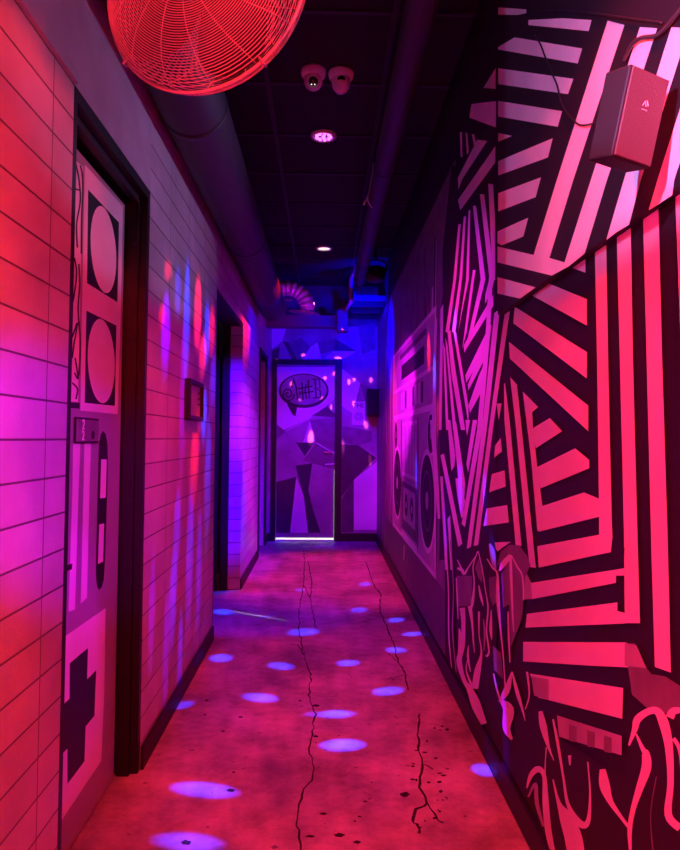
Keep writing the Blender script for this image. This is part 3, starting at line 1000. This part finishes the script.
t = thing('metal_bracket', 'pale metal plate and strut hanging below the ribbed duct bend', 'bracket')
bm = bmesh.new()
c0 = at(304, 309, 1, 7.25)
lathe(bm, [(0, .0), (.16, .0), (.175, .012), (.16, .02), (0, .022)], 28, Matrix.Translation((c0.x, c0.y, c0.z - .05)) @ Matrix.Rotation(.12, 4, 'Y') @ Matrix.Scale(.7, 4, (0, 1, 0)))
obj('plate', bm, M_STEEL, t, True)
bm = bmesh.new()
s0, s1, s2 = at(272, 311, 1, 7.1), at(283, 300, 1, 7.1), at(292, 300, 1, 7.1)
tube(bm, [s0, s1, s2], .012, 8)
obj('strut', bm, M_STEEL, t)

t = thing('ceiling_pipe', 'dark pipe running under the ceiling right of the ceiling lights', 'pipe')
bm = bmesh.new()
tube(bm, [(.352, YB + .01, 2.87), (.352, 6.9, 2.87)], .062, 28)
obj('pipe_body', bm, M_PIPE, t, True)
for yy in (1.6, 4.0, 6.2):
    bm = bmesh.new()
    tube(bm, [(.352, yy - .012, 2.87), (.352, yy + .012, 2.87)], .066, 28)
    tube(bm, [(.352, yy, 2.93), (.352, yy, ZC)], .006, 6)
    obj('hanger', bm, M_PIPE, t, True)

# knotted ribbon hanging from the pipe
bm = bmesh.new()
yk = 4.55
K = lambda x, y: at(x, y, 1, yk)
tube(bm, smooth_path([K(373.5, 160), K(372.5, 172), K(370.5, 183), K(369, 192), K(367, 198)]), .005, 6)
tube(bm, [K(367, 198), K(363.5, 205)], .007, 6)
tube(bm, smooth_path([K(366.5, 197), K(369, 203), K(372.5, 208)]), .006, 6)
tube(bm, [K(366, 200), K(374, 194)], .005, 6)
tag(obj('ribbon_tie', bm, mat('pale_ribbon', (.8, .75, .8), .4), None, True), 'pale knotted ribbon tied to the dark ceiling pipe', 'ribbon')

# crossing trunking in front of the end wall and slatted rack on the right
bm = bmesh.new()
b0, b1 = at(266, 316, 1, 7.9), at(346, 328, 1, 7.9)
box(bm, XL + .001, b1.x, 7.85, 8.0, b1.z - .0, b0.z + .01)
bevel(bm, .006, 1)
tag(obj('cable_trunking', bm, mat('brown_trunking', (.14, .06, .06), .5)), 'brown box trunking crossing above the end door', 'trunking')
bm = bmesh.new()
b0, b1 = at(337, 310, 1, 7.7), at(348, 332, 1, 7.7)
box(bm, b0.x, b1.x, 7.63, 7.8, b1.z, b0.z)
bevel(bm, .008, 2)
tag(obj('junction_box', bm, mat('brown_box_paint', (.12, .05, .03), .45)), 'small brown junction box at the right end of the trunking', 'box')
bm = bmesh.new()
u0, u1 = at(356, 259, 1, 7.3), at(351, 302, 1, 7.3)
tube(bm, smooth_path([(u0.x + .0, 7.3, u0.z), (u0.x, 7.3, (u0.z*3+u1.z)/4), (u1.x, 7.3, (u0.z+u1.z)/2), (u1.x, 7.3, u1.z)]), .024, 14)
tube(bm, [(u1.x, 7.3, u1.z), (u1.x - .05, 7.62, u1.z - .04)], .02, 12)
tube(bm, [(u0.x, 7.3, u0.z - .01), (u0.x - .09, 7.3, u0.z - .02)], .02, 12)
tag(obj('copper_pipe', bm, mat('copper_red_pipe', (.75, .32, .22), .35, metal=.5), None, True), 'short reddish upright pipe below the far ceiling left of the hanging lamp', 'pipe')
t = thing('ceiling_rack', 'black slatted rack under the blue lit ceiling above the end wall', 'rack')
for yy in (7.15, 7.5, 7.85, 8.15):
    bm = bmesh.new()
    box(bm, .30, XR - .002, yy - .03, yy + .03, 2.70, 2.76)
    obj('slat', bm, M_BLACK, t)
bm = bmesh.new()
box(bm, .30, .33, 7.1, 8.2, 2.76, 2.80)
obj('rail', bm, M_BLACK, t)
bm = bmesh.new()
tube(bm, [(.315, 7.3, 2.8), (.315, 7.3, ZC)], .008, 6)
obj('hanger', bm, M_BLACK, t)
bm = bmesh.new()
tube(bm, [(.315, 8.0, 2.8), (.315, 8.0, ZC)], .008, 6)
obj('hanger', bm, M_BLACK, t)

# ------------------------------------------------------------------ hanging party lamp
lc = at(375.5, 274, 1, 6.5)
t = thing('party_lamp', 'black drum-shaped party lamp hanging from the ceiling near the far end', 'lamp', lc)
bm = bmesh.new()
lathe(bm, [(0, -.075), (.06, -.075), (.092, -.055), (.1, 0), (.1, .05), (.06, .07), (0, .072)], 28)
obj('drum', bm, M_BPLAST, t, True)
bm = bmesh.new()
tube(bm, smooth_path([(-.105, 0, .02), (-.1, 0, .11), (0, 0, .14), (.1, 0, .11), (.105, 0, .02)]), .009, 8)
obj('yoke', bm, M_BPLAST, t)
bm = bmesh.new()
tube(bm, [(0, 0, .14), (0.0, 0, ZC - lc.z - .002)], .014, 10)
obj('stem', bm, M_BPLAST, t)
bm = bmesh.new()
lathe(bm, [(0, -.005), (.05, -.005), (.05, 0)], 20, Matrix.Translation((0, -.097, 0)) @ Matrix.Rotation(PI/2, 4, 'X'))
obj('lens', bm, M_GLASS, t)

# ------------------------------------------------------------------ ceiling lights
def downlight(px, py, label, mlens, k):
    c = at(px, py, 2, ZC - .004)
    t = thing('ceiling_light', label, 'ceiling light', (c.x, c.y, ZC - .012), group='recessed ceiling lights')
    bm = bmesh.new()
    lathe(bm, [(.062, -.004), (.078, -.004), (.082, .004), (.082, .011), (.062, .011)], 32)
    obj('trim_ring', bm, M_WPLAST, t, True)
    bm = bmesh.new()
    lathe(bm, [(0, .004), (.062, .004), (.062, .008), (0, .008)], 32)
    obj('lens', bm, mlens, t)
    return t, c
d1, c1 = downlight(323.5, 135.5, 'round ceiling light glowing violet with small bulbs, behind the two cameras', emit('violet_glow', (.6, .03, .8), .8), 0)
bm = bmesh.new()
for k in range(9):
    a = 2*PI*k/9
    lathe(bm, [(0, -.012), (.009, -.008), (.011, .004)], 10, Matrix.Translation((.043*math.cos(a), .043*math.sin(a), 0)))
lathe(bm, [(0, -.012), (.010, -.008), (.012, .004)], 10)
obj('bulbs', bm, emit('pink_white_bulb', (1, .25, 1), 1.5), d1, True)
d2, c2 = downlight(324, 248, 'round ceiling light glowing warm white further down the corridor', emit('warm_glow', (1, .75, .62), 1.2), 1)

# ------------------------------------------------------------------ dome cameras
def dome(px, py, label, kind):
    c = at(px, py, 2, ZC - .05)
    t = thing('security_camera', label, 'security camera', (c.x, c.y, ZC - .001), group='security cameras on the ceiling')
    bm = bmesh.new()
    lathe(bm, [(0, 0), (.064, 0), (.066, -.01), (.062, -.028), (.052, -.036), (0, -.036)], 32)
    obj('base', bm, M_WPLAST, t, True)
    tilt = Matrix.Translation((0, -.004, -.058)) @ Matrix.Rotation(math.radians(118), 4, 'X')
    bm = bmesh.new()
    if kind:      # eyeball camera looking at the viewer
        lathe(bm, [(.0, -.030), (.026, -.030), (.041, -.020), (.047, 0), (.043, .018), (.030, .033), (.027, .034), (.025, .026), (0, .026)], 32, tilt)
        eb = obj('eyeball', bm, M_WPLAST, t, True)
        bm = bmesh.new()
        lathe(bm, [(0, .036), (.012, .0345), (.0235, .030), (.0235, .026)], 24, tilt)
        obj('lens', bm, M_GLASS, eb, True)
        bm = bmesh.new()
        for dx_ in (-.008, .008):
            lathe(bm, [(0, .0385), (.003, .037), (.003, .033)], 10, tilt @ Matrix.Translation((dx_, -.014, 0)))
        obj('infrared_lamps', bm, emit('small_led', (1, 1, 1), 1.5), eb, True)
    else:
        lathe(bm, [(.0, -.040), (.026, -.040), (.043, -.028), (.049, 0), (.044, .03), (.032, .052), (.015, .062), (0, .064)], 32,
              Matrix.Translation((0, -.004, -.052)) @ Matrix.Rotation(math.radians(160), 4, 'X'))
        hs = obj('housing', bm, M_WPLAST, t, True)
        bm = bmesh.new()
        lathe(bm, [(0, .008), (.015, .006), (.022, 0)], 24, Matrix.Translation((0, -.047, -.066)) @ Matrix.Rotation(math.radians(112), 4, 'X'))
        obj('lens', bm, M_GLASS, hs, True)
    return t
dome(313.3, 80, 'white eyeball ceiling camera with a dark lens ring, left of the pair', 1)
dome(341, 82, 'white rounded ceiling camera with a small dark window, right of the pair', 0)

# ------------------------------------------------------------------ caged fan, upper left
fc = Vector((-.249, 1.35, 2.167))
look = Vector((-.33, -1, .0)).normalized()
t = thing('cage_fan', 'large round fan in a red lit wire cage high at upper left', 'fan', fc)
t.rotation_euler = look.to_track_quat('Z', 'Y').to_euler()
RF = .222
def guard(z0, z1, n, s):
    bm = bmesh.new()
    for k in range(n):
        f = .10 + .9*(k + 1)/n
        r = RF*f
        z = z0 + (z1 - z0)*math.sqrt(max(0, 1 - f**2.2))
        tube(bm, [(r*math.cos(2*PI*q/56), r*math.sin(2*PI*q/56), z) for q in range(56)], .0011, 5, closed=True)
    for k in range(14):
        a0 = 2*PI*k/14
        pts = []
        for q in range(10):
            f = .1 + .9*q/9
            z = z0 + (z1 - z0)*math.sqrt(max(0, 1 - f**2.2)) - s*.002
            a = a0 + s*.35*f
            pts.append((RF*f*math.cos(a), RF*f*math.sin(a), z))
        tube(bm, pts, .0012, 5)
    return bm
fg = obj('front_guard', guard(.0, .075, 44, 1), M_WIRE, t, True)
obj('rear_guard', guard(-.004, -.085, 30, -1), M_WIRE, t, True)
bm = bmesh.new()
tube(bm, [(RF*math.cos(2*PI*q/64), RF*math.sin(2*PI*q/64), 0) for q in range(64)], .0042, 8, closed=True)
obj('rim', bm, M_WIRE, t, True)
M_BLADE = mat('fan_blade_grey', (.085, .085, .13), .4, metal=.3)
for k in range(4):
    bm = bmesh.new()
    A = Matrix.Rotation(2*PI*k/4 + .5, 4, 'Z')
    rows = []
    for i in range(9):
        r = .035 + (RF - .055)*i/8
        wd = .05 + .13*math.sin(PI*min(1, .12 + i/9.5))
        tw = .55 - .25*i/8
        rows.append([bm.verts.new(A @ Vector((r, (j/4 - .5)*wd, (j/4 - .5)*wd*math.tan(tw)*.55 - .015 + .006*math.sin(PI*j/4)))) for j in range(5)])
    for r0, r1 in zip(rows, rows[1:]):
        for j in range(4):
            bm.faces.new((r0[j], r0[j+1], r1[j+1], r1[j]))
    bmesh.ops.solidify(bm, geom=list(bm.faces), thickness=.002)
    obj('blade', bm, M_BLADE, t, True)
bm = bmesh.new()
lathe(bm, [(0, .03), (.028, .026), (.04, .012), (.042, -.03), (0, -.03)], 24)
obj('hub', bm, M_BPLAST, t, True)
bm = bmesh.new()
lathe(bm, [(0, -.19), (.045, -.185), (.06, -.16), (.062, -.095), (0, -.09)], 28)
obj('motor', bm, M_BPLAST, t, True)
bm = bmesh.new()
inv = (Matrix.Translation(fc) @ look.to_track_quat('Z', 'Y').to_matrix().to_4x4()).inverted()
tube(bm, [Vector((0, 0, -.15)), inv @ Vector((fc.x - .02, fc.y + .20, 2.6)), inv @ Vector((fc.x, fc.y + .20, ZC - .001))], .016, 10)
obj('mounting_arm', bm, M_BPLAST, t)
for a in (-.95, 2.1, -2.5):
    bm = bmesh.new()
    M4 = Matrix.Rotation(a, 4, 'Z')
    tube(bm, [M4 @ Vector((RF - .008, 0, .006)), M4 @ Vector((RF + .008, 0, .004)), M4 @ Vector((RF + .007, 0, -.008))], .003, 6)
    obj('clip', bm, M_CHROME, fg)

# unseen shield, added to keep the lavender light on the upper panel
t = thing('light_shield', 'small black light shield, added out of view near the camera', 'lamp', (.05, .75, 0))
bm = bmesh.new()
box(bm, -.06, .06, -.16, .24, 1.912, 1.922)  # added tray that blocks the lavender light downwards
box(bm, -.07, -.06, -.16, .24, 1.912, 2.03)
obj('housing', bm, M_BPLAST, t)
bm = bmesh.new()
tube(bm, [(-.065, .04, 2.03), (-.065, .04, ZC - .001)], .008, 8)
obj('hanging_rod', bm, M_BPLAST, t)

# ------------------------------------------------------------------ wall speaker, right
KS = 1.0
t = thing('wall_speaker', 'dark box speaker glowing red, on the striped panel at upper right', 'speaker', (.538*KS, 1.168*KS, H + (1.815 - H)*KS))
A, B, C = .40393139, .22014875, .07371206
Rm = Matrix.Rotation(A, 3, 'Z') @ Matrix.Rotation(B, 3, 'X') @ Matrix.Rotation(C, 3, 'Y')
t.rotation_euler = Rm.to_euler()
wv, hv, dv = .0935*KS, .153*KS, .058
bm = bmesh.new()
box(bm, -wv/2, wv/2, -.022, -.022 + dv, -hv/2, hv/2)
bevel(bm, .004, 2)
obj('cabinet', bm, M_BPLAST, t)
bm = bmesh.new()
box(bm, -wv/2 + .003, wv/2 - .003, -.0255, -.0218, -hv/2 + .003, hv/2 - .003)
bevel(bm, .0012, 1)
gr = obj('grille', bm, M_SPKG, t)
bm = bmesh.new()
tube(bm, [(-.006, -.0262, .018), (-.002, -.0262, .026), (.002, -.0262, .018)], .0009, 5)
tube(bm, [(-.006, -.0262, .012), (.006, -.0262, .012)], .0009, 5)
tube(bm, [(.002, -.0262, .028), (.007, -.0262, .02)], .0009, 5)
obj('badge', bm, M_PAPER, gr)
bm = bmesh.new()
iv = (Matrix.Translation((.538*KS, 1.168*KS, H + (1.815 - H)*KS)) @ Rm.to_4x4()).inverted()
tube(bm, [Vector((0, dv - .024, 0)), iv @ Vector((XP - .002, 1.36, 1.88))], .010, 10)
obj('bracket', bm, M_BPLAST, t)

def cable(name, pts, r, label, m=M_BPLAST):
    bm = bmesh.new()
    tube(bm, smooth_path(pts, 6), r, 8)
    return tag(obj(name, bm, m, None, True), label, 'cable')
Xc = XP - .008
Q = lambda x, y, X=Xc: at(480 + x/3.4, y/3.4, 0, X)
cable('hanging_cable', [Q(186, 120), Q(205, 150), Q(222, 195), Q(240, 240), Q(262, 290), Q(275, 345), Q(300, 390), Q(340, 425), Q(390, 418)], .0022,
      'thin black cable drooping over the striped panel to the speaker')
cable('ceiling_cable', [Q(100, 62), Q(160, 48), Q(260, 36), Q(400, 48), Q(500, 62), Q(620, 78)], .0025,
      'thin black cable strung level across the top of the striped panel')
cable('speaker_cable', [Q(700, 10), Q(660, 60), Q(605, 118), Q(545, 130), Q(515, 155), Q(490, 205)], .0042,
      'thick dark cable running down to the top of the speaker', mat('dark_red_cable', (.06, .04, .04), .5))

# ------------------------------------------------------------------ small things near the end wall
t = thing('corner_speaker', 'small black box speaker on the right wall beside the end door', 'speaker')
b0, b1 = at(367, 389, 1, 8.05), at(377.5, 415, 1, 8.05)
bm = bmesh.new()
box(bm, b0.x, XR - .002, 8.0, 8.2, b1.z, b0.z)
bevel(bm, .006, 2)
obj('cabinet', bm, M_BPLAST, t)
bm = bmesh.new()
box(bm, b0.x + .008, XR - .01, 7.994, 8.0, b1.z + .01, b0.z - .01)
obj('grille', bm, mat('black_cloth', (.015, .015, .015), .9), t)
t = thing('paper_notice', 'small pale paper notice with dark lettering, on the wall right of the end door', 'notice')
b0, b1 = at(352, 401.5, 1, YE), at(365, 425, 1, YE)
bm = bmesh.new()
box(bm, b0.x, b1.x, YE - .004, YE - .0015, b1.z, b0.z)
obj('sheet', bm, M_PAPER, t)
xm = (b0.x + b1.x)/2
text('THE', .075, (xm, YE - .0048, b0.z - .05), (PI/2, 0, 0), M_FRAME, t, extr=.0004)
bm = bmesh.new()
zz = (b0.z + b1.z)/2 - .04
for r in (.045, .022):
    tube(bm, [(xm + r*math.cos(2*PI*k/20), YE - .005, zz + r*math.sin(2*PI*k/20)) for k in range(20)], .004, 5, closed=True)
obj('emblem', bm, M_FRAME, t)

# ------------------------------------------------------------------ beams of the party lamps
def beam(o, target, half_w, half_h, power, color, blend=1):
    """one narrow coloured beam; half widths in metres across x and along the beam's own vertical"""
    o, target = Vector(o), Vector(target)
    d = (target - o).length
    aw, ah = half_w*1.12/d, half_h*1.12/d
    b = spot('party_beam', o, target, 11*power*d*d, color, math.degrees(2*math.atan(max(aw, ah))), blend, .004)
    if aw >= ah:
        b.scale = (1, ah/aw, 1)
    else:
        b.scale = (aw/ah, 1, 1)
    return b
sl_ = spot('door_slit_beam', (-1.3, 5.40, 1.9), (-.48, 4.86, 0), 420, (.9, .75, 1), 15, .6, .001)
sl_.scale = (.02, 1, 1)
LP = Vector((lc.x, lc.y - .11, lc.z - .03))
L1 = Vector((c1.x, c1.y, ZC - .03))
BB = (.0, .03, 1)
PB = (.06, .01, 1)
for x, y, wpx, hpx, pw in ((342.6, 745, 48, 13, 42), (336, 714, 36, 9, 30), (205, 790, 75, 16, 25), (388, 691, 36, 9, 30), (348, 663, 26, 7, 28),
                       (281, 666, 32, 8, 28), (221, 658, 28, 8, 25), (260, 697.5, 42, 9, 28), (303, 632, 36, 8, 24), (223, 612, 20, 7, 24),
                       (396, 650, 22, 7, 24), (359, 610, 18, 6, 20), (412, 634, 16, 7, 20), (396, 620, 16, 6, 18), (184, 705, 18, 10, 20),
                       (188, 842, 80, 20, 18), (484, 770, 26, 14, 30), (365, 584, 14, 5, 14), (330, 714, 60, 7, 10), (300, 590, 12, 4, 10)):
    g0 = at(x, y, 2, 0)
    wx = (at(x + wpx/2, y, 2, 0) - at(x, y, 2, 0)).length
    wy = abs(at(x, y - hpx/2, 2, 0).y - g0.y)
    src = L1 if g0.y > 3.2 or g0.y < 0 else L1
    dv_ = (g0 - src).normalized()
    beam(src, g0, wx, wy*max(.25, abs(dv_.z)), pw, BB)
RB, VB = (1, .01, .06), (.2, .0, 1)
for x, ya, yb, wpx, col, pw in ((166, 300, 362, 7, VB, 22), (162, 306, 326, 6, RB, 12), (168, 262, 278, 6, RB, 10), (187, 268, 362, 5, BB, 18),
                            (198, 282, 338, 6, RB, 22), (203, 338, 370, 6, RB, 18), (207, 308, 356, 5, BB, 18), (204, 392, 428, 5, BB, 16),
                            (195, 420, 488, 7, RB, 14), (204, 400, 438, 4, BB, 14), (177, 498, 560, 6, PB, 12), (173, 560, 630, 6, PB, 16),
                            (190, 500, 600, 6, PB, 12), (180, 620, 690, 4, PB, 14), (212, 310, 350, 5, RB, 12), (213, 360, 400, 5, PB, 12),
                            (152, 560, 650, 5, VB, 8), (246, 300, 350, 8, RB, 16), (183, 330, 440, 5, VB, 8), (208, 420, 520, 5, BB, 10),
                            (166, 600, 690, 5, VB, 9), (199, 520, 610, 5, PB, 10), (243, 480, 560, 6, BB, 8), (178, 270, 310, 5, BB, 8)):
    yc = (ya + yb)/2
    g0 = at(x, yc, 0, XL)
    hw = (at(x + wpx*.7, yc, 0, XL).y - g0.y)
    hh = (at(x, ya, 0, XL) - at(x, yb, 0, XL)).length*.8
    src = Vector((.15, g0.y + .15, ZC - .06))
    dv_ = (g0 - src).normalized()
    d = (g0 - src).length
    b = spot('party_beam', src, g0, 12*pw*d*d, col, math.degrees(2*math.atan(hh*abs(dv_.x)*1.05/d)), 1, .004)
    # track frame: local y is up along the wall, local x runs along the corridor
    b.scale = (max(.03, hw/(hh*abs(dv_.x))), 1, 1)
for x, ya, yb, wpx, col, pw in ((429, 330, 372, 4, RB, 26), (435, 352, 395, 4, BB, 26), (438, 390, 440, 3, RB, 20), (455, 300, 350, 5, BB, 18),
                            (503, 560, 640, 5, VB, 22), (494, 540, 562, 6, BB, 30), (506, 690, 800, 8, VB, 18), (486, 470, 540, 5, PB, 24),
                            (461, 460, 520, 5, PB, 22), (497, 640, 720, 4, BB, 12), (447, 470, 560, 5, PB, 14), (417, 450, 500, 4, BB, 14)):
    yc = (ya + yb)/2
    g0 = at(x, yc, 0, XR)
    hw = abs(at(x + wpx/2, yc, 0, XR).y - g0.y)
    hh = (at(x, ya, 0, XR) - at(x, yb, 0, XR)).length/2
    src = Vector((-.15, g0.y + .15, ZC - .06))
    dv_ = (g0 - src).normalized()
    d = (g0 - src).length
    b = spot('party_beam', src, g0, 12*pw*d*d, col, math.degrees(2*math.atan(hh*abs(dv_.x)*1.05/d)), 1, .004)
    b.scale = (max(.03, hw/(hh*abs(dv_.x))), 1, 1)
for x, y, wpx, hpx, pw in ((303, 355, 5, 4, 22), (279, 375, 6, 5, 20), (334, 372, 4, 4, 20), (325, 376, 4, 4, 18), (292, 382, 4, 6, 16),
                           (299, 399, 6, 6, 18), (286, 417, 4, 10, 20), (322, 396, 4, 4, 18), (354, 378, 3, 8, 20), (349, 382, 3, 7, 18),
                           (371, 380, 4, 7, 20), (354, 404, 3, 6, 18), (331, 405, 3, 7, 18), (366, 425, 5, 8, 18), (343, 447, 4, 12, 16),
                           (311, 435, 7, 14, 22), (338, 358, 8, 3, 16), (370, 460, 4, 10, 14), (276, 360, 4, 4, 14)):
    g0 = at(x, y, 1, YE)
    src = Vector((.0, 6.8, ZC - .06))
    beam(src, g0, wpx*YE/F/2, hpx*YE/F/2*.8, pw, (1, .08, .35))
